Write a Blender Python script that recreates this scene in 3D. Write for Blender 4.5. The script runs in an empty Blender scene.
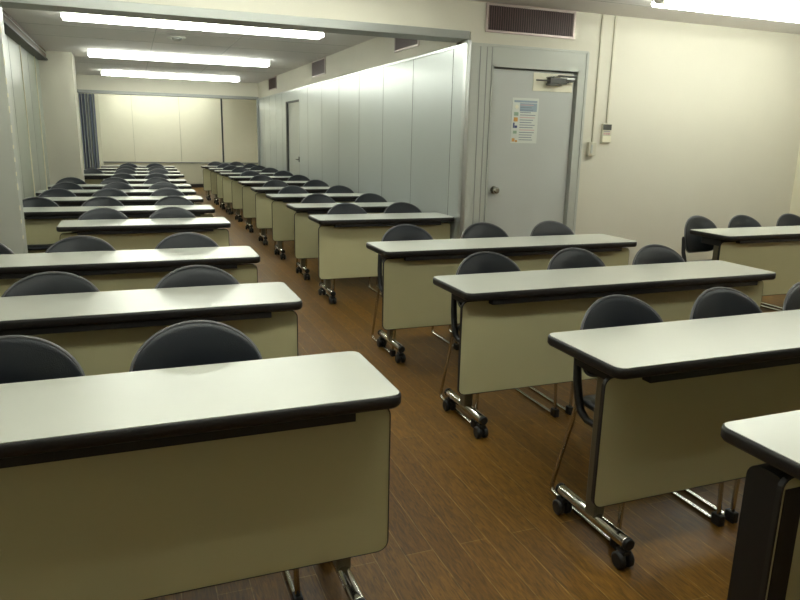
import bpy, bmesh, math, random
from mathutils import Vector, Matrix
random.seed(4)
PI = math.pi
sc = bpy.context.scene
COL = sc.collection
sc.view_settings.view_transform = 'Standard'
sc.view_settings.look = 'None'
sc.view_settings.gamma = 1
sc.view_settings.exposure = 0.1
sc.view_settings.use_curve_mapping = False

# ------------------------------------------------------------------ materials
def lin(c):
    return tuple(((v / 255) / 12.92 if v / 255 <= 0.04045 else ((v / 255 + 0.055) / 1.055) ** 2.4) for v in c)

def mat(name, rgb, rough=0.5, metal=0.0, noise=0.0, nscale=8.0, spec=0.5, emis=None, estr=0.0, coat=0.0, bump=0.0, bscale=60.0):
    m = bpy.data.materials.new(name); m.use_nodes = True
    nt = m.node_tree; b = nt.nodes['Principled BSDF']
    c = lin(rgb) + (1,)
    b.inputs['Base Color'].default_value = c
    b.inputs['Roughness'].default_value = rough
    b.inputs['Metallic'].default_value = metal
    b.inputs['Specular IOR Level'].default_value = spec
    b.inputs['Coat Weight'].default_value = coat
    b.inputs['Coat Roughness'].default_value = 0.15
    if emis:
        b.inputs['Emission Color'].default_value = lin(emis) + (1,)
        b.inputs['Emission Strength'].default_value = estr
    tc = nt.nodes.new('ShaderNodeTexCoord')
    if noise > 0:
        n = nt.nodes.new('ShaderNodeTexNoise'); n.inputs['Scale'].default_value = nscale; n.inputs['Detail'].default_value = 4
        r = nt.nodes.new('ShaderNodeMapRange')
        r.inputs['To Min'].default_value = 1 - noise; r.inputs['To Max'].default_value = 1 + noise
        mx = nt.nodes.new('ShaderNodeVectorMath'); mx.operation = 'SCALE'
        mx.inputs[0].default_value = c[:3]
        nt.links.new(tc.outputs['Object'], n.inputs['Vector'])
        nt.links.new(n.outputs['Fac'], r.inputs['Value'])
        nt.links.new(r.outputs['Result'], mx.inputs['Scale'])
        nt.links.new(mx.outputs['Vector'], b.inputs['Base Color'])
    if bump > 0:
        n2 = nt.nodes.new('ShaderNodeTexNoise'); n2.inputs['Scale'].default_value = bscale; n2.inputs['Detail'].default_value = 3
        bp = nt.nodes.new('ShaderNodeBump'); bp.inputs['Strength'].default_value = bump; bp.inputs['Distance'].default_value = 0.002
        nt.links.new(tc.outputs['Object'], n2.inputs['Vector'])
        nt.links.new(n2.outputs['Fac'], bp.inputs['Height'])
        nt.links.new(bp.outputs['Normal'], b.inputs['Normal'])
    return m

M = {}
M['cream_wall'] = mat('cream_wall_paint', (212, 208, 193), 0.7, noise=0.03, nscale=3, bump=0.3)
M['ceiling'] = mat('ceiling_board', (230, 226, 224), 0.8, noise=0.03, nscale=2)
M['far_panel'] = mat('far_cream_panel', (246, 243, 222), 0.5, noise=0.02)
M['white_low'] = mat('low_white_panel', (214, 212, 190), 0.5)
M['metal_panel'] = mat('painted_steel_panel', (184, 190, 188), 0.33, metal=0.3, noise=0.03, nscale=2, coat=0.1)
M['left_panel'] = mat('left_folding_panel', (170, 175, 162), 0.35, noise=0.04, nscale=4)
M['seam'] = mat('seam_dark', (70, 72, 70), 0.6)
M['alu'] = mat('aluminium', (190, 192, 190), 0.3, metal=0.8, noise=0.02)
M['frame_grey'] = mat('frame_grey_paint', (184, 187, 179), 0.4, noise=0.02)
M['track'] = mat('track_grey', (150, 152, 148), 0.4, metal=0.2)
M['door'] = mat('door_grey_paint', (190, 193, 189), 0.42, noise=0.03, nscale=2)
M['dark_gap'] = mat('dark_gap', (30, 29, 27), 0.8)
M['brown'] = mat('brown_soffit', (104, 88, 78), 0.6)
M['vent'] = mat('vent_brown', (88, 66, 64), 0.5)
M['vent_frame'] = mat('vent_frame_metal', (170, 155, 150), 0.4, metal=0.3)
M['plate'] = mat('white_plate', (232, 228, 205), 0.45)
M['plastic_beige'] = mat('beige_plastic', (200, 196, 176), 0.45)
M['grey_plastic'] = mat('grey_plastic', (74, 74, 70), 0.4)
M['steel'] = mat('brushed_steel', (180, 178, 170), 0.22, metal=1.0)
M['chrome'] = mat('chrome', (205, 203, 196), 0.14, metal=1.0)
M['darksteel'] = mat('leg_steel', (112, 106, 88), 0.4, metal=0.6)
M['rubber'] = mat('black_rubber', (20, 20, 20), 0.5, noise=0.1)
M['black'] = mat('black_edge', (33, 31, 31), 0.45, noise=0.06, nscale=30)
M['black_box'] = mat('black_under_channel', (22, 21, 21), 0.5)
M['top'] = mat('white_laminate', (218, 220, 210), 0.25, noise=0.015, nscale=14, spec=0.5)
M['modesty'] = mat('cream_modesty_panel', (187, 183, 144), 0.42, noise=0.02, nscale=5)
M['chair'] = mat('charcoal_chair_plastic', (31, 36, 43), 0.34, noise=0.05, nscale=20, bump=0.4, bscale=300)
M['rim'] = mat('grey_chair_rim', (105, 105, 108), 0.35)
M['curtain'] = mat('slate_curtain', (150, 155, 176), 0.6)
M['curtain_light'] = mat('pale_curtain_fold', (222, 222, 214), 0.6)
M['poster'] = mat('poster_paper', (214, 218, 210), 0.35)
M['p_blue'] = mat('poster_blue', (150, 166, 180), 0.4)
M['p_navy'] = mat('poster_navy', (60, 70, 120), 0.4)
M['p_orange'] = mat('poster_orange', (214, 160, 86), 0.4)
M['p_green'] = mat('poster_green', (150, 174, 150), 0.4)
M['p_text'] = mat('poster_text', (128, 138, 150), 0.4)
M['p_pink'] = mat('poster_pink', (205, 165, 165), 0.4)
M['lamp_white'] = mat('lamp_white_enamel', (240, 240, 232), 0.4)
M['tube'] = mat('lit_tube', (255, 255, 250), 0.4, emis=(250, 255, 243), estr=26.0)
M['base_dark'] = mat('dark_baseboard', (52, 44, 38), 0.5)

def floor_mat():
    m = bpy.data.materials.new('brown_wood_planks'); m.use_nodes = True
    nt = m.node_tree; b = nt.nodes['Principled BSDF']
    N = nt.nodes.new; L = nt.links.new
    tc = N('ShaderNodeTexCoord')
    mp = N('ShaderNodeMapping'); mp.inputs['Rotation'].default_value = (0, 0, PI / 2); mp.inputs['Location'].default_value = (0, 0.047, 0)
    L(tc.outputs['Object'], mp.inputs['Vector'])
    br = N('ShaderNodeTexBrick')
    br.offset = 0.37; br.offset_frequency = 2
    br.inputs['Scale'].default_value = 1.0
    br.inputs['Brick Width'].default_value = 1.35
    br.inputs['Row Height'].default_value = 0.101
    br.inputs['Mortar Size'].default_value = 0.0013
    br.inputs['Mortar Smooth'].default_value = 0.3
    br.inputs['Bias'].default_value = 0
    br.inputs['Color1'].default_value = lin((116, 82, 31)) + (1,)
    br.inputs['Color2'].default_value = lin((96, 66, 24)) + (1,)
    br.inputs['Mortar'].default_value = lin((140, 112, 62)) + (1,)
    L(mp.outputs['Vector'], br.inputs['Vector'])
    mp2 = N('ShaderNodeMapping'); mp2.inputs['Scale'].default_value = (70, 9, 1)
    L(tc.outputs['Object'], mp2.inputs['Vector'])
    gr = N('ShaderNodeTexNoise'); gr.inputs['Scale'].default_value = 1.6; gr.inputs['Detail'].default_value = 6; gr.inputs['Distortion'].default_value = 1.2
    L(mp2.outputs['Vector'], gr.inputs['Vector'])
    r = N('ShaderNodeMapRange'); r.inputs['From Min'].default_value = 0.3; r.inputs['From Max'].default_value = 0.7
    r.inputs['To Min'].default_value = 0.55; r.inputs['To Max'].default_value = 1.4
    L(gr.outputs['Fac'], r.inputs['Value'])
    mx = N('ShaderNodeVectorMath'); mx.operation = 'SCALE'
    L(br.outputs['Color'], mx.inputs[0]); L(r.outputs['Result'], mx.inputs['Scale'])
    L(mx.outputs['Vector'], b.inputs['Base Color'])
    b.inputs['Specular IOR Level'].default_value = 0.26
    r2 = N('ShaderNodeMapRange'); r2.inputs['To Min'].default_value = 0.36; r2.inputs['To Max'].default_value = 0.54
    L(gr.outputs['Fac'], r2.inputs['Value']); L(r2.outputs['Result'], b.inputs['Roughness'])
    bp = N('ShaderNodeBump'); bp.inputs['Strength'].default_value = 0.15; bp.inputs['Distance'].default_value = 0.002
    L(gr.outputs['Fac'], bp.inputs['Height']); L(bp.outputs['Normal'], b.inputs['Normal'])
    return m
M['floor'] = floor_mat()

# ------------------------------------------------------------------ mesh helpers
class MB:
    """collects shapes of ONE object"""
    def __init__(s):
        s.bm = bmesh.new(); s.mats = []
    def mi(s, m):
        if m not in s.mats: s.mats.append(m)
        return s.mats.index(m)
    def box(s, x0, x1, y0, y1, z0, z1, m, bev=0.0):
        i = s.mi(m)
        g = bmesh.ops.create_cube(s.bm, size=1)
        vs = g['verts']
        for v in vs:
            v.co = Vector(((x0 + x1) / 2 + v.co.x * (x1 - x0), (y0 + y1) / 2 + v.co.y * (y1 - y0), (z0 + z1) / 2 + v.co.z * (z1 - z0)))
        fs = set(f for v in vs for f in v.link_faces)
        for f in fs: f.material_index = i
        if bev > 0:
            es = list(set(e for v in vs for e in v.link_edges))
            r = bmesh.ops.bevel(s.bm, geom=es, offset=bev, segments=2, affect='EDGES', profile=0.6)
            for f in r['faces']: f.material_index = i
        return s
    def tube(s, pts, r, m, n=10, caps=True):
        i = s.mi(m); pts = [Vector(p) for p in pts]
        rings = []
        up = None
        for k, p in enumerate(pts):
            if k == 0: t = pts[1] - p
            elif k == len(pts) - 1: t = p - pts[k - 1]
            else: t = (pts[k + 1] - p).normalized() + (p - pts[k - 1]).normalized()
            t.normalize()
            if up is None:
                a = Vector((1, 0, 0)) if abs(t.x) < 0.9 else Vector((0, 1, 0))
                up = (a - t * a.dot(t)).normalized()
            else:
                up = (up - t * up.dot(t)).normalized()
            sd = t.cross(up)
            rr = r[k] if isinstance(r, (list, tuple)) else r
            rings.append([s.bm.verts.new(p + (up * math.cos(2 * PI * j / n) + sd * math.sin(2 * PI * j / n)) * rr) for j in range(n)])
        for a, b in zip(rings[:-1], rings[1:]):
            for j in range(n):
                f = s.bm.faces.new((a[j], a[(j + 1) % n], b[(j + 1) % n], b[j])); f.material_index = i; f.smooth = True
        if caps:
            f = s.bm.faces.new(list(reversed(rings[0]))); f.material_index = i
            f = s.bm.faces.new(rings[-1]); f.material_index = i
        return s
    def prism(s, outline, lo, hi, m, axis='z', inset=0.0):
        """outline 2-D list extruded along axis, ends optionally chamfered"""
        i = s.mi(m)
        cx = sum(p[0] for p in outline) / len(outline); cy = sum(p[1] for p in outline) / len(outline)
        def P(u, v, w):
            return {'z': (u, v, w), 'y': (u, w, v), 'x': (w, u, v)}[axis]
        def sh(p, d):
            v = Vector((p[0] - cx, p[1] - cy)); l = v.length
            return (cx + v.x * (1 - d / l), cy + v.y * (1 - d / l)) if l > d else p
        levels = [(lo, 0), (hi, 0)] if inset == 0 else [(lo, inset), (lo + inset, 0), (hi - inset, 0), (hi, inset)]
        rings = []
        for w, d in levels:
            rings.append([s.bm.verts.new(P(*sh(p, d), w)) for p in outline])
        n = len(outline)
        for a, b in zip(rings[:-1], rings[1:]):
            for j in range(n):
                f = s.bm.faces.new((a[j], a[(j + 1) % n], b[(j + 1) % n], b[j])); f.material_index = i
        f = s.bm.faces.new(list(reversed(rings[0]))); f.material_index = i
        f = s.bm.faces.new(rings[-1]); f.material_index = i
        return s
    def build(s, name, parent=None, label=None, smooth=False):
        bmesh.ops.recalc_face_normals(s.bm, faces=s.bm.faces)
        me = bpy.data.meshes.new(name); s.bm.to_mesh(me); s.bm.free()
        for m in s.mats: me.materials.append(m)
        if smooth:
            for p in me.polygons: p.use_smooth = True
        o = bpy.data.objects.new(name, me); COL.objects.link(o)
        if parent: o.parent = parent
        if label: o['label'] = label
        return o

def rrect(x0, x1, y0, y1, r, n=6):
    pts = []
    for cx, cy, a in ((x1 - r, y1 - r, 0), (x0 + r, y1 - r, 90), (x0 + r, y0 + r, 180), (x1 - r, y0 + r, 270)):
        for k in range(n + 1):
            t = math.radians(a + 90 * k / n)
            pts.append((cx + r * math.cos(t), cy + r * math.sin(t)))
    return pts

def tag(o, label, cat, group=None):
    o['label'] = label; o['category'] = cat
    if group: o['group'] = group
    return o
def struct(o):
    o['kind'] = 'structure'; return o
def empty(name, loc, rz=0.0):
    o = bpy.data.objects.new(name, None); COL.objects.link(o)
    o.location = loc; o.rotation_euler = (0, 0, rz); o.empty_display_size = 0.1
    return o
def copy_tree(src, kids):
    r = src.copy(); COL.objects.link(r)
    def rec(s, d):
        for ch in kids.get(s.name, []):
            c = ch.copy(); COL.objects.link(c); c.parent = d
            rec(ch, c)
    rec(src, r)
    return r
def kidmap(root):
    km = {}
    def rec(o):
        km[o.name] = [c for c in bpy.data.objects if c.parent == o]
        for c in km[o.name]: rec(c)
    rec(root)
    return km

# ------------------------------------------------------------------ room shell
CZ = 2.42
def sbox(name, x0, x1, y0, y1, z0, z1, m, bev=0.0):
    return struct(MB().box(x0, x1, y0, y1, z0, z1, m, bev).build(name))

sbox('floor', -1.6, 6.6, -2.6, 18.8, -0.06, 0, M['floor'])
b = MB()
b.box(-1.6, 6.6, -2.6, 18.8, CZ, CZ + 0.08, M['ceiling'])
for y in (6.1, 8.35, 9.25, 11.6, 12.5):                       # board joints
    b.box(-1.0, 2.56, y, y + 0.006, CZ - 0.0012, CZ + 0.001, M['track'])
for x in (0.32, 1.23):
    b.box(x, x + 0.006, 5.4, 15.0, CZ - 0.0012, CZ + 0.001, M['track'])
b.box(2.6, 6.4, 4.75, 4.756, CZ - 0.0012, CZ + 0.001, M['track'])
struct(b.build('ceiling'))

# near room: wall behind the camera, wall at the right, wall at the left
sbox('wall_front', -1.6, 6.6, -2.6, -2.5, 0, CZ, M['cream_wall'])
sbox('wall_right', 6.42, 6.6, -2.5, 5.2, 0, CZ, M['cream_wall'])
sbox('wall_left', -1.6, -1.25, -2.5, 5.2, 0, CZ, M['cream_wall'])
# the wall with the grey door
b = MB()
b.box(3.71, 6.6, 5.2, 5.36, 0, CZ, M['cream_wall'])
b.box(2.59, 3.71, 5.2, 5.36, 2.10, CZ, M['cream_wall'])
b.box(2.62, 3.71, 5.27, 5.36, 0, 2.10, M['dark_gap'])  # backing coloured dark for the shadow in the gap round the leaf
struct(b.build('wall_back'))
b = MB()
b.box(2.592, 2.80, 5.185, 5.268, 0, 2.10, M['frame_grey'])
b.box(3.62, 3.712, 5.185, 5.268, 0, 2.10, M['frame_grey'])
b.box(2.80, 3.62, 5.185, 5.268, 1.935, 2.10, M['frame_grey'])
b.box(2.59, 3.715, 5.180, 5.195, 2.09, 2.108, M['frame_grey'])
for x in (2.675, 2.735, 2.782): b.box(x, x + 0.006, 5.181, 5.19, 0, 2.085, M['track'])
b.box(2.786, 2.80, 5.172, 5.19, 0, 1.95, M['frame_grey'])
b.box(3.62, 3.634, 5.172, 5.19, 0, 1.95, M['frame_grey'])
b.box(2.786, 3.634, 5.172, 5.19, 1.935, 1.95, M['frame_grey'])
b.box(3.700, 3.722, 5.178, 5.20, 0, 2.10, M['frame_grey'])
struct(b.build('trim_1'))
sbox('trim_2', 2.55, 2.585, 5.17, 5.23, 0, 2.125, M['alu'], 0.004)       # bright corner edge of the panel wall
# door leaf with knob, closer and its light plate
d = struct(MB().box(2.808, 3.607, 5.21, 5.25, 0.008, 1.925, M['door'], 0.002).build('door_1'))
k = MB()
k.tube([(2.875, 5.21, .934), (2.875, 5.204, .934)], 0.034, M['steel'], 20)
k.tube([(2.875, 5.204, .934), (2.875, 5.18, .934)], 0.012, M['steel'], 14)
k.tube([(2.875, 5.184, .934), (2.875, 5.174, .934), (2.875, 5.155, .934), (2.875, 5.145, .934)], [0.018, 0.029, 0.029, 0.018], M['steel'], 20)
k.build('door_handle', d)
MB().box(3.20, 3.59, 5.204, 5.21, 1.765, 1.912, M['plate']).build('closer_plate', d, 'light cream plate behind the closer')
k = MB()
k.box(3.33, 3.50, 5.150, 5.204, 1.825, 1.875, M['grey_plastic'], 0.006)
k.box(3.32, 3.45, 5.155, 5.204, 1.812, 1.83, M['grey_plastic'], 0.004)
k.box(3.43, 3.585, 5.16, 5.20, 1.862, 1.878, M['alu'], 0.003)
k.box(3.42, 3.59, 5.15, 5.19, 1.886, 1.898, M['grey_plastic'], 0.002)
k.tube([(3.20, 5.16, 1.848), (3.33, 5.16, 1.85)], 0.006, M['grey_plastic'], 8)
k.tube([(3.50, 5.165, 1.84), (3.585, 5.165, 1.86)], 0.008, M['grey_plastic'], 8)
k.tube([(3.30, 5.165, 1.872), (3.43, 5.16, 1.892)], 0.006, M['steel'], 8)
k.build('door_closer', d, 'dark door closer')

# ceiling beams with the folding-wall tracks
sbox('trim_3', -1.25, 2.59, 5.2, 5.42, 2.19, CZ, M['cream_wall'])
sbox('trim_4', -1.25, 2.575, 5.188, 5.43, 2.13, 2.192, M['track'], 0.003)
sbox('trim_5', -1.15, 3.3, 15.1, 15.32, 2.14, CZ, M['cream_wall'])
sbox('trim_6', -1.15, 3.3, 15.09, 15.33, 2.085, 2.142, M['track'], 0.003)

# the metal panelled wall on the right of the far room
b = MB()
DY0, DY1 = 11.25, 12.3
for a, c, z0, z1 in ((5.23, DY0, 0, 2.10), (DY1, 15.0, 0, 2.10), (DY0, DY1, 1.93, 2.10)):
    b.box(2.57, 2.70, a, c, z0, z1, M['metal_panel'])
for y in (5.46, 6.35, 7.2, 8.05, 8.92, 9.8, 10.65, 12.6, 13.2, 13.8, 14.4):
    b.box(2.5688, 2.571, y + 0.003, y + 0.009, 0.06, 2.085, M['seam'])
b.box(2.56, 2.575, 5.23, 15.0, 2.085, 2.105, M['alu'])
b.box(2.562, 2.575, 5.23, DY0, 0, 0.06, M['base_dark'])
b.box(2.562, 2.575, DY1, 15.0, 0, 0.06, M['base_dark'])
struct(b.build('wall_inner'))
sbox('wall_upper', 2.575, 2.70, 5.42, 15.1, 2.10, CZ, M['cream_wall'])
sbox('trim_7', 2.53, 2.70, 15.0, 15.09, 0, 2.12, M['track'], 0.004)
dd = struct(MB().box(2.60, 2.64, DY0 + 0.04, DY1 - 0.09, 0.01, 1.90, M['frame_grey'], 0.002).build('door_2'))
MB().box(2.57, 2.62, DY1 - 0.09, DY1, 0, 1.93, M['seam']).box(2.575, 2.62, DY0, DY1, 1.9, 1.93, M['seam']).box(2.575, 2.62, DY0, DY0 + 0.03, 0, 1.93, M['seam']).build('door_frame', dd)
k = MB(); k.box(2.575, 2.60, DY0 + 0.08, DY0 + 0.12, 0.93, 1.02, M['grey_plastic'], 0.004); k.tube([(2.59, DY0 + .10, .97), (2.555, DY0 + .10, .97), (2.55, DY0 + .19, .97)], 0.009, M['grey_plastic']); k.build('door_handle', dd)

# far room: end wall, side walls
b = MB()
b.box(-1.3, 3.4, 18.6, 18.8, 0, CZ, M['white_low'])
struct(b.build('wall_far'))
b = MB()
for a, c in ((-1.05, 0.06), (0.07, 1.17), (1.185, 2.20), (2.245, 3.18)):
    b.box(a, c, 18.575, 18.602, 0.64, 2.40, M['far_panel'], 0.002)
b.box(-1.1, 3.2, 18.565, 18.602, 0.612, 0.64, M['track'])
b.box(2.203, 2.242, 18.57, 18.602, 0.64, 2.40, M['seam'])
struct(b.build('trim_8'))
b = MB()
for a, c in ((-1.05, 0.3), (0.31, 1.68), (1.69, 3.1)):
    b.box(a, c, 18.58, 18.602, 0.09, 0.60, M['white_low'], 0.002)
struct(b.build('trim_9'))
sbox('baseboard_far', -1.1, 3.2, 18.58, 18.602, 0, 0.085, M['base_dark'])
sbox('wall_far_right', 3.2, 3.4, 15.1, 18.6, 0, CZ, M['cream_wall'])
sbox('wall_far_link', 2.70, 3.4, 15.0, 15.1, 0, CZ, M['cream_wall'])

# left side of the far room: folding panels under a soffit, pillar
b = MB()
b.box(-1.3, -1.12, 5.2, 18.6, 0, CZ, M['left_panel'])
for y in (6.2, 7.65, 9.2, 10.5):
    b.box(-1.122, -1.108, y, y + 0.03, 0, 2.30, M['plate'], 0.004)  # pale strips painted in for highlight lines on the panels
for y in (8.4, 9.85):
    b.box(-1.1215, -1.118, y, y + 0.008, 0, 2.30, M['track'])
struct(b.build('wall_inner_left'))
b = MB(); b.box(-1.12, -1.02, 5.42, 10.98, 2.31, CZ, M['brown']); b.box(-1.12, -1.00, 5.42, 10.98, 2.29, 2.312, M['black'])
b.box(-1.025, -1.012, 5.42, 10.98, 2.375, 2.385, M['alu'])  # bright strip put in for the highlight along the soffit edge
struct(b.build('trim_10'))
sbox('wall_pillar', -1.12, -0.70, 11.0, 11.55, 0, CZ, M['cream_wall'])
# near left post and the stacked edge frames beside it
b = MB(); b.box(-0.87, -0.725, 5.19, 5.34, 0, 2.13, M['frame_grey'], 0.004)
for i in range(14):
    z = 0.62 + i * 0.1 + random.random() * 0.04
    b.box(-0.728, -0.722, 5.187, 5.20, z, z + 0.02 + random.random() * 0.03, M['plate'])
struct(b.build('trim_11'))
b = MB()
for x, w, m in ((-0.90, .02, 'seam'), (-0.945, .04, 'left_panel'), (-0.99, .035, 'track'), (-1.05, .055, 'left_panel'), (-1.10, .045, 'seam'), (-1.25, .145, 'left_panel')):
    b.box(x, x + w, 5.22, 5.30, 0, 2.13, M[m])
struct(b.build('trim_12'))
sbox('baseboard_back', 3.728, 6.42, 5.185, 5.2, 0, 0.07, M['base_dark'])
# frame strip by the right-hand corner
b = MB(); b.box(6.395, 6.42, 5.05, 5.2, 0, 1.62, M['plate']); b.box(6.40, 6.42, 4.3, 5.05, 1.60, 1.66, M['frame_grey'])
struct(b.build('trim_13'))

# ------------------------------------------------------------------ air vents
def vent(axis, a0, a1, z0, z1, pos, label):
    b = MB()
    def bx(u0, u1, d0, d1, z0, z1, m):
        if axis == 'y': b.box(u0, u1, pos - d1, pos - d0, z0, z1, m)
        else: b.box(pos - d1, pos - d0, u0, u1, z0, z1, m)
    bx(a0, a1, 0.0, 0.004, z0, z1, M['dark_gap'])
    b2 = b.build('vent_backing'); 
    root = empty('air_vent', ((a0 + a1) / 2, pos, z0) if axis == 'y' else (pos, (a0 + a1) / 2, z0))
    parts = [b2]
    b = MB()
    t = 0.018
    bx(a0 - t, a1 + t, 0, 0.014, z1, z1 + min(t, 0.008 if z1 > 2.4 else t), M['vent_frame']); bx(a0 - t, a1 + t, 0, 0.014, z0 - t, z0, M['vent_frame'])
    bx(a0 - t, a0, 0, 0.014, z0, z1, M['vent_frame']); bx(a1, a1 + t, 0, 0.014, z0, z1, M['vent_frame'])
    parts.append(b.build('vent_frame'))
    b = MB(); n = int((a1 - a0) / 0.021)
    for i in range(n):
        u = a0 + (i + .5) * (a1 - a0) / n
        bx(u - .005, u + .005, 0.004, 0.012, z0, z1, M['vent'])
    parts.append(b.build('louvres'))
    for p in parts:
        p.parent = root; p.location = -Vector(root.location)
    tag(root, label, 'vent', 'air vents along the upper wall')
vent('y', 2.735, 3.545, 2.215, 2.40, 5.2, 'large brown louvred air vent on the wall above the grey door')
vent('x', 6.25, 6.85, 2.215, 2.40, 2.575, 'brown air vent above the metal wall, half hidden behind the near beam')
vent('x', 9.62, 10.33, 2.215, 2.40, 2.575, 'brown air vent above the middle of the metal wall')
vent('x', 13.1, 13.8, 2.215, 2.40, 2.575, 'small far brown air vent above the recessed door in the metal wall')

# ------------------------------------------------------------------ lamps
def lamp(x0, x1, y, label):
    root = empty('ceiling_light', ((x0 + x1) / 2, y, CZ))
    L = (x1 - x0) / 2
    b = MB()
    b.prism([(-0.115, -0.001), (-0.04, -0.066), (0.04, -0.066), (0.115, -0.001)], -L, L, M['lamp_white'], axis='x')
    b.build('housing', root)
    for s in (-1, 1):
        for q in (-1, 1):
            c = q * L / 2
            MB().tube([(c - L / 2 + .002, s * .078, -.060), (c - L / 2 + .012, s * .078, -.060), (c + L / 2 - .012, s * .078, -.060), (c + L / 2 - .002, s * .078, -.060)], [.012, .019, .019, .012], M['tube'], 12).build('tube', root)
    tag(root, label, 'ceiling light', 'fluorescent ceiling lights')
lamp(-0.52, 1.92, 7.3, 'lit fluorescent ceiling light just behind the near ceiling beam')
lamp(-0.47, 1.97, 10.6, 'lit fluorescent ceiling light, middle of the three in the far room')
lamp(-0.42, 2.0, 13.85, 'lit fluorescent ceiling light in front of the far beam')
lamp(-0.50, 1.95, 17.75, 'fluorescent ceiling light hidden behind the far beam, lighting the cream end wall')
lamp(3.68, 6.13, 4.32, 'lit fluorescent ceiling light at the top right, by the cream wall')
lamp(-0.52, 1.93, 4.3, 'fluorescent ceiling light just in front of the near ceiling beam')
lamp(-0.52, 1.93, 1.24, 'fluorescent ceiling light above the nearest left table')
lamp(3.80, 6.25, 1.24, 'fluorescent ceiling light above the lower right corner')

# ceiling detector
root = empty('ceiling_detector', (0.56, 8.62, CZ))
MB().tube([(0, 0, 0), (0, 0, -.012)], .10, M['lamp_white'], 28).build('base_ring', root)
MB().tube([(0, 0, -.012), (0, 0, -.03), (0, 0, -.045)], [.062, .055, .03], M['alu'], 24).build('dome', root)
tag(root, 'small round detector on the far room ceiling between two lights', 'detector')

# ------------------------------------------------------------------ door poster, wall switch, controller, conduits
root = empty('poster', (3.14, 5.209, 1.33))
MB().box(-.128, .128, -.002, 0, 0, .372, M['poster']).build('sheet', root)
b = MB()
b.box(-.112, .112, -.0032, -.002, .335, .352, M['p_blue'])
b.box(-.055, .112, -.0028, -.002, .262, .33, M['p_blue'])
for i in range(15):
    z = .318 - i * .0205
    w = random.uniform(.10, .155)
    b.box(-.05, -.05 + w, -.0036, -.0028 if z > .262 else -.002, z - .006, z, M['p_text'] if i % 5 else M['p_pink'])
b.prism([(-.085, .278), (-.065, .298), (-.085, .318), (-.105, .298)], -.0036, -.002, M['plate'], axis='y')
b.box(-.108, -.066, -.003, -.002, .225, .255, M['p_green'])
b.box(-.108, -.070, -.0034, -.002, .178, .212, M['p_orange'])
b.box(-.112, -.098, -.0034, -.002, .125, .168, M['p_navy']); b.box(-.096, -.072, -.0034, -.002, .125, .145, M['p_navy'])
b.box(-.108, -.074, -.0034, -.002, .078, .102, M['p_green'])
b.box(-.116, -.090, -.0034, -.002, .012, .04, M['p_orange']); b.box(-.084, -.064, -.0034, -.002, .008, .025, M['p_orange'])
b.build('print', root)
tag(root, 'blue-grey notice with small orange and blue pictures taped to the grey door', 'poster')

root = empty('wall_switch', (3.825, 5.2, 1.235))
MB().box(-.04, .04, -.035, 0, 0, .115, M['plastic_beige'], .004).build('cover', root)
MB().box(-.02, .0, -.041, -.033, .02, .095, M['frame_grey'], .002).build('rocker', root)
tag(root, 'beige surface switch box at the end of the left conduit beside the door', 'switch')
root = empty('wall_controller', (3.975, 5.2, 1.345))
MB().box(-.05, .05, -.022, 0, 0, .17, M['plastic_beige'], .004).build('case', root)
MB().box(-.044, .044, -.025, -.021, .115, .163, M['grey_plastic']).build('display', root)
b = MB()
for i in range(3): b.box(-.036 + i * .026, -.018 + i * .026, -.026, -.021, .075, .09, M['p_pink'])
b.box(-.036, .03, -.025, -.021, .10, .105, M['p_text'])
b.build('button_row', root)
MB().box(-.044, .044, -.028, -.021, .008, .062, M['plate'], .002).build('flap', root)
tag(root, 'small wall controller with grey display at the end of the right conduit', 'controller')
for x, z0, lab, lean in ((3.838, 1.352, 'thin cream conduit running from the ceiling down to the switch box', 0.0), (3.975, 1.517, 'thin cream conduit running from the ceiling down to the wall controller', 0.0)):
    b = MB(); b.box(x - .008, x + .008, 5.184, 5.199, z0, CZ - .002, M['plastic_beige'], .002)
    tag(b.build('conduit'), lab, 'conduit', 'conduits on the cream wall')

# ------------------------------------------------------------------ gathered folding curtain far left
root = empty('accordion_curtain', (-0.74, 15.2, 0))
b = MB(); n = 11; pts = []
for i in range(n + 1):
    pts.append((-.155 + .27 * i / n, (.09 if i % 2 else -.09)))
i1 = b.mi(M['curtain']); i2 = b.mi(M['curtain_light'])
for k in range(n):
    (xa, ya), (xb, yb) = pts[k], pts[k + 1]
    nx, ny = (yb - ya), -(xb - xa); l = math.hypot(nx, ny); nx *= .004 / l; ny *= .004 / l
    vs = [b.bm.verts.new((x + s * nx, y + s * ny, z)) for z in (.03, 2.07) for (x, y, s) in ((xa, ya, 1), (xb, yb, 1), (xb, yb, -1), (xa, ya, -1))]
    fl = [(0, 1, 5, 4), (1, 2, 6, 5), (2, 3, 7, 6), (3, 0, 4, 7), (3, 2, 1, 0), (4, 5, 6, 7)]
    for f in fl:
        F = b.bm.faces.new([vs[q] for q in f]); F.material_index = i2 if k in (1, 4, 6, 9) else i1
b.build('folds', root)
MB().box(.12, .19, -.05, .05, .02, 2.08, M['plate'], .004).build('lead_post', root, 'pale lead post')
tag(root, 'gathered slate-blue accordion curtain hanging from the far beam beside the pillar', 'curtain')

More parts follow.
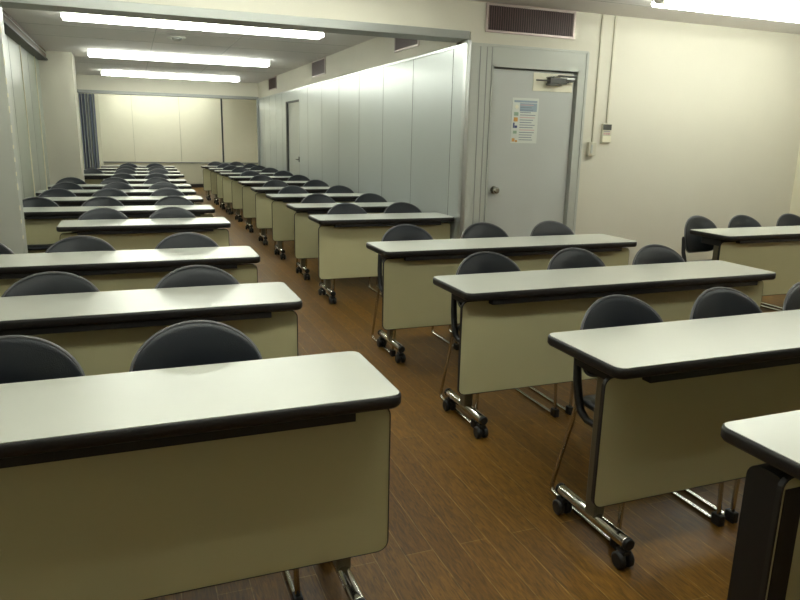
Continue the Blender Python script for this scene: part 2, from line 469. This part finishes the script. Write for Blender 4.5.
# ------------------------------------------------------------------ folding table
D = 0.404; TH = 0.70
def make_table(W, wide_leg=False):
    root = empty('folding_table', (0, 0, 0))
    h = W / 2; y0, y1 = -D / 2, D / 2
    # top: white laminate plate, with a dark rounded edge band as its sub-part
    t = MB(); t.prism(rrect(-h + .006, h - .006, y0 + .006, y1 - .006, .030), TH - .020, TH, M['top'])
    top = t.build('tabletop', root)
    e = MB(); i = e.mi(M['black'])
    outer = rrect(-h, h, y0, y1, .036); inner = rrect(-h + .0055, h - .0055, y0 + .0055, y1 - .0055, .0305)
    prof = [(inner, TH - .0015), (rrect(-h + .002, h - .002, y0 + .002, y1 - .002, .034), TH - .003), (outer, TH - .010), (outer, TH - .028), (rrect(-h + .006, h - .006, y0 + .006, y1 - .006, .030), TH - .036), (rrect(-h + .03, h - .03, y0 + .03, y1 - .03, .02), TH - .036)]
    rings = [[e.bm.verts.new((x, y, z)) for x, y in pr] for pr, z in prof]
    nn = len(outer)
    for a, c in zip(rings[:-1], rings[1:]):
        for j in range(nn):
            f = e.bm.faces.new((a[j], a[(j + 1) % nn], c[(j + 1) % nn], c[j])); f.material_index = i; f.smooth = True
    f = e.bm.faces.new(rings[-1]); f.material_index = i
    e.build('edge_band', top, 'dark rounded edge')
    # dark channel under the front edge
    MB().box(-h + .13, h - .13, y0 + .012, y0 + .05, TH - .062, TH - .037, M['black_box'], .002).build('under_channel', root)
    # modesty panel
    py = y0 + (.075 if not wide_leg else .215)
    p = MB(); p.prism(rrect(-h + .014, h - .014, .205, .645, .03, 5), py, py + .010, M['modesty'], axis='y')
    pan = p.build('modesty_panel', root)
    e = MB(); i = e.mi(M['black'])
    o1 = rrect(-h + .011, h - .011, .202, .648, .033, 5)
    o2 = rrect(-h + .015, h - .015, .206, .644, .029, 5)
    ys = [(o2, py - .0012), (o1, py + .001), (o1, py + .013), (o2, py + .014)]
    rings = [[e.bm.verts.new((x, y, z)) for x, z in pr] for pr, y in ys]
    nn = len(o1)
    for a, c in zip(rings[:-1], rings[1:]):
        for j in range(nn):
            f = e.bm.faces.new((a[j], a[(j + 1) % nn], c[(j + 1) % nn], c[j])); f.material_index = i
    e.build('edge_trim', pan, 'dark trim')
    dx = .115
    for s in (-1, 1):
        lx = s * (h - (.05 if wide_leg else dx))
        if wide_leg:
            q = MB(); q.prism(rrect(.01, .115, .10, .64, .035, 5), lx - .028, lx + .028, M['black_box'], axis='x')
            leg = q.build('leg', root)
        else:
            q = MB(); q.box(lx - .022, lx + .022, -.035, .015, .10, TH - .08, M['darksteel'], .004)
            leg = q.build('leg', root)
            q = MB(); q.box(lx - .03, lx + .03, -.06, .135, TH - .10, TH - .037, M['black_box'], .004)
            q.build('folding_bracket', root)
        f = MB(); f.tube([(lx, -.185, .092), (lx, -.18, .092), (lx, .18, .092), (lx, .185, .092)], [.018, .021, .021, .018], M['chrome'], 14)
        foot = f.build('foot', root)
        for e_ in (-1, 1):
            MB().tube([(lx, e_ * .184, .092), (lx, e_ * .195, .092), (lx, e_ * .199, .092)], [.0215, .0215, .016], M['rubber'], 14).build('end_cap', foot)
            c = MB(); cy = e_ * .172
            for w in (-1, 1):
                c.tube([(lx + w * .006, cy, .0285), (lx + w * .009, cy, .0285), (lx + w * .024, cy, .0285), (lx + w * .028, cy, .0285)], [.024, .0285, .0285, .022], M['rubber'], 18)
            c.tube([(lx - .01, cy, .0285), (lx + .01, cy, .0285)], .01, M['rubber'], 8)
            c.box(lx - .016, lx + .016, cy - .02, cy + .02, .05, .066, M['rubber'], .004)
            c.tube([(lx, cy, .055), (lx, cy, .08)], .009, M['rubber'], 8)
            c.build('caster', foot)
    # stretcher between the legs
    MB().box(-h + dx + .02, h - dx - .02, -.03, -.005, .60, .64, M['black_box']).build('stretcher', root)
    return root

protos = {}
def place_table(W, xl, yf, label, group, rot=0.0, wide=False):
    key = (round(W, 3), wide)
    if key not in protos:
        r = make_table(W, wide); protos[key] = (r, kidmap(r)); o = r
    else:
        o = copy_tree(*protos[key])
    o.location = (xl + W / 2, yf + D / 2, 0); o.rotation_euler = (0, 0, rot)
    tag(o, label, 'table', group)
    return o

ORD = ['first', 'second', 'third', 'fourth', 'fifth', 'sixth', 'seventh', 'eighth', 'ninth', 'tenth', 'eleventh', 'twelfth', 'thirteenth']
# left of the aisle: right edge x, front y, width
LT = [(.622, 1.537, 1.8), (.610, 2.62, 1.8), (.626, 3.703, 1.8), (.665, 5.228, 1.19), (.664, 6.264, 1.66), (.658, 7.278, 1.66),
      (.665, 8.24, 1.66), (.69, 9.16, 1.66), (.70, 10.19, 1.10), (.765, 11.53, 1.60), (.765, 12.52, 1.32), (.78, 13.62, 1.38), (.80, 14.6, 1.38)]
LTL = ['nearest white-topped folding table, filling the lower left of the photo',
       'second folding table from the front on the left, behind the nearest left one',
       'third folding table from the front on the left of the aisle',
       'shorter folding table left of the aisle whose left end is in view beside the post']
for i, (xr, yf, W) in enumerate(LT):
    lab = LTL[i] if i < 4 else 'dark-edged white folding table, %s from the front in the rows left of the aisle' % ORD[i]
    place_table(W, xr - W, yf, lab, 'folding tables left of the aisle')
PT = [(1.357, 5.266), (1.382, 6.276), (1.389, 7.444), (1.388, 8.527), (1.40, 9.715), (1.42, 10.965), (1.405, 12.03), (1.403, 12.905), (1.391, 13.78), (1.338, 14.77)]
for i, (xl, yf) in enumerate(PT):
    lab = 'short cream-fronted folding table nearest the camera of those along the metal wall' if i == 0 else 'short folding table along the metal wall, %s from the door end' % ORD[i]
    place_table(min(1.2, 2.563 - xl) if i < 9 else 1.1, xl, yf, lab, 'folding tables along the metal wall')
place_table(1.83, 1.349, 3.689, 'long folding table right of the aisle, directly in front of the grey door', 'folding tables right of the aisle')
place_table(1.83, 1.315, 2.56, 'long folding table right of the aisle, second from the door, with three chairs behind', 'folding tables right of the aisle')
place_table(1.8, 1.295, 1.53, 'large folding table right of the aisle with front caster nearest the lower right', 'folding tables right of the aisle')
place_table(1.8, 4.045, 3.756, 'folding table at the far right by the cream wall, cut off by the frame', 'folding tables right of the aisle')
place_table(1.8, 1.262, .735, 'folding table corner cut off at the lower right edge, with thick dark leg', 'folding tables right of the aisle', wide=True)

# ------------------------------------------------------------------ chair
def make_chair():
    root = empty('stacking_chair', (0, 0, 0))
    # backrest shell
    ZC = .64
    def outline(a):          # a = angle from +x, ccw
        c, s_ = math.cos(a), math.sin(a)
        if s_ >= 0:
            return .193 * c, .139 * s_
        w, hh = .193 - .012 * min(1, -s_ * 1.0), .150
        e = 2 / 4.6
        return w * math.copysign(abs(c) ** e, c), -hh * abs(s_) ** e
    def ysurf(x, z):
        return .035 + (z - .49) * .20 - .050 * (x / .2) ** 2 + .03
    b = MB(); i = b.mi(M['chair'])
    n = 44; ks = [0.25, .5, .72, .88, .96, 1.0]
    sides = []
    for sgn in (-1, 1):
        c0 = b.bm.verts.new((0, ysurf(0, ZC) + sgn * .012, ZC)); rings = []
        for k in ks:
            th = .012 * (1 - k ** 4) + .006 * (1 if k < 1 else 0.35)
            rg = []
            for j in range(n):
                x, z = outline(2 * PI * j / n); x *= k; z = ZC + z * k
                rg.append(b.bm.verts.new((x, ysurf(x, z) + sgn * th, z)))
            rings.append(rg)
        for j in range(n): b.bm.faces.new((c0, rings[0][j], rings[0][(j + 1) % n]))
        for a, c in zip(rings[:-1], rings[1:]):
            for j in range(n): b.bm.faces.new((a[j], a[(j + 1) % n], c[(j + 1) % n], c[j]))
        sides.append(rings[-1])
    a, c = sides
    for j in range(n): b.bm.faces.new((a[j], a[(j + 1) % n], c[(j + 1) % n], c[j]))
    back = b.build('backrest', root, smooth=True)
    b = MB(); pts = []
    for j in range(n + 1):
        x, z = outline(2 * PI * j / n); z += ZC
        pts.append((x * 1.0, ysurf(x, z), z))
    # closed loop as tube along the backrest outline, lighter grey than the shell
    b.tube(pts, .0052, M['rim'], 8, caps=False); b.build('back_rim', back, 'lighter grey rim')
    # seat
    b = MB(); i = b.mi(M['chair'])
    out = rrect(-.205, .205, -.33, .045, .07, 6)
    def zs(x, y): return .435 - .018 * math.cos(min(1, abs(x) / .205) * PI / 2) - .02 * max(0, (-y - .27) / .06) ** 2
    cx, cy = 0, -.14; rs = []
    for k, dz in ((.3, 0), (.6, 0), (.85, 0), (.97, -.002), (1, -.010), (.97, -.026), (.6, -.03)):
        rs.append([b.bm.verts.new((cx + (x - cx) * k, cy + (y - cy) * k, zs(cx + (x - cx) * k, cy + (y - cy) * k) + dz)) for x, y in out])
    for a, c in zip(rs[:-1], rs[1:]):
        for j in range(len(out)): b.bm.faces.new((a[j], a[(j + 1) % len(out)], c[(j + 1) % len(out)], c[j]))
    b.bm.faces.new(rs[0]); b.bm.faces.new(list(reversed(rs[-1])))
    b.build('seat', root, smooth=True)
    for s in (-1, 1):
        f = MB()
        f.tube([(s * .203, .045, .56), (s * .206, .03, .50), (s * .213, .008, .43), (s * .217, .03, .32), (s * .222, .075, .16), (s * .225, .108, .035), (s * .225, .105, .014), (s * .225, .085, .009), (s * .225, -.25, .009), (s * .225, -.278, .012), (s * .225, -.288, .03), (s * .215, -.285, .25), (s * .205, -.275, .40)], .0085, M['chrome'], 8)
        fr = f.build('side_frame', root)
        g = MB(); g.box(s * .225 - .014, s * .225 + .014, -.308, -.266, .0, .042, M['rubber'], .006); g.build('glide', fr)
        g = MB(); g.tube([(s * .198, .058, .625), (s * .200, .052, .61), (s * .207, .030, .50), (s * .215, .0, .43), (s * .216, -.02, .392), (s * .216, -.06, .372), (s * .214, -.12, .372), (s * .205, -.16, .385)], [.007, .013, .016, .016, .015, .013, .012, .011], M['black_box'], 10)
        g.build('sleeve', fr, 'black plastic sleeve')
    return root
chair0 = make_chair(); ckm = kidmap(chair0); used = [False]
def place_chair(x, ytop, label, group, rot=0.0):
    if not used[0]: o = chair0; used[0] = True
    else: o = copy_tree(chair0, ckm)
    o.location = (x, ytop - .125, 0); o.rotation_euler = (0, 0, rot)
    tag(o, label, 'chair', group)

TWO = ['nearer the aisle', 'farther from the aisle']
THREE = ['on its aisle end', 'middle of three', 'farthest from the aisle']
# chairs left of the aisle, listed from the aisle outwards: (x, y of the backrest's crown)
LC = {1: [(.147, 2.13), (-.36, 2.11)], 2: [(.232, 3.08), (-.34, 3.08)], 3: [(.265, 4.17), (-.30, 4.15), (-.80, 4.15)],
      4: [(.265, 5.69), (-.235, 5.69)], 5: [(.335, 6.72), (-.275, 6.72), (-.80, 6.72)], 6: [(.325, 7.74), (-.24, 7.74), (-.73, 7.74)],
      7: [(.33, 8.70), (-.18, 8.70), (-.72, 8.70)], 8: [(.29, 9.63), (-.23, 9.63), (-.74, 9.63)], 9: [(.32, 10.68), (-.15, 10.68)],
      10: [(.39, 12.05), (-.12, 12.05), (-.61, 12.05)], 11: [(.40, 13.08), (-.11, 13.08)], 12: [(.40, 14.2), (-.08, 14.2)]}
for k_, v in LC.items():
    for j, (x, y) in enumerate(v):
        w = TWO[j] if len(v) == 2 else THREE[j]
        row = 'the nearest left table' if k_ == 1 else 'the %s left-hand table from the front' % ORD[k_ - 1]
        if k_ == 4: row = 'the short fourth left-hand table'
        place_chair(x, y, 'charcoal chair behind %s, %s' % (row, w), 'chairs left of the aisle', rot=random.uniform(-.04, .04))
PC = [(1.735, 2.26), (1.735, 2.30), (1.735, 2.30), (1.745, 2.28), (1.76, 2.32), (1.80, 2.34), (1.79, 2.32), (1.75, 2.26), (1.74, 2.25), (1.66, 2.10)]
for i, (xa, xb) in enumerate(PC):
    y = PT[i][1] + D + .15
    row = 'the %s table along the metal wall' % ORD[i]
    if i == 0: row = 'the nearest table along the metal wall'
    place_chair(xa, y, 'charcoal chair behind %s, nearer the aisle' % row, 'chairs along the metal wall', rot=random.uniform(-.03, .03))
    place_chair(xb, y, 'charcoal chair behind %s, nearer the panels' % row, 'chairs along the metal wall', rot=random.uniform(-.03, .03))
for nm, y, xs in (('the long table in front of the grey door', 4.27, (1.69, 2.275, 2.83)), ('the second long table from the door', 3.11, (1.68, 2.22, 2.78)), ('the large table at the lower right', 2.065, (1.685, 2.20, 2.70))):
    for x, w in zip(xs, THREE):
        place_chair(x, y, 'charcoal chair behind %s, %s' % (nm, w), 'chairs right of the aisle')
place_chair(4.31, 4.35, 'charcoal chair at the left end of the far right table, pulled back from it', 'chairs by the cream wall', rot=.1)
place_chair(4.755, 4.325, 'charcoal chair behind the far right table, middle of the three in view', 'chairs by the cream wall')
place_chair(5.30, 4.325, 'charcoal chair behind the far right table, nearest the right corner', 'chairs by the cream wall')

# ------------------------------------------------------------------ world and camera
w = bpy.data.worlds.new('world'); sc.world = w; w.use_nodes = True
w.node_tree.nodes['Background'].inputs[0].default_value = (.05, .05, .05, 1)
w.node_tree.nodes['Background'].inputs[1].default_value = 0.1

pitch, yaw, roll, f = 0.2331, 0.3726, 0.02197, 679.72
cy_, sy_ = math.cos(yaw), math.sin(yaw); cp, sp = math.cos(pitch), math.sin(pitch)
fw = Vector((sy_ * cp, cy_ * cp, -sp)); r0 = Vector((cy_, -sy_, 0)); u0 = r0.cross(fw)
r = r0 * math.cos(roll) + u0 * math.sin(roll); u = -r0 * math.sin(roll) + u0 * math.cos(roll)
cam = bpy.data.cameras.new('camera'); co = bpy.data.objects.new('camera', cam); COL.objects.link(co)
cam.sensor_width = 36; cam.sensor_fit = 'HORIZONTAL'; cam.lens = 36 * f / 800; cam.clip_start = 0.02; cam.clip_end = 100
mw = Matrix((r, u, -fw)).transposed().to_4x4(); mw.translation = Vector((0, 0, 1.346))
co.matrix_world = mw
sc.camera = co
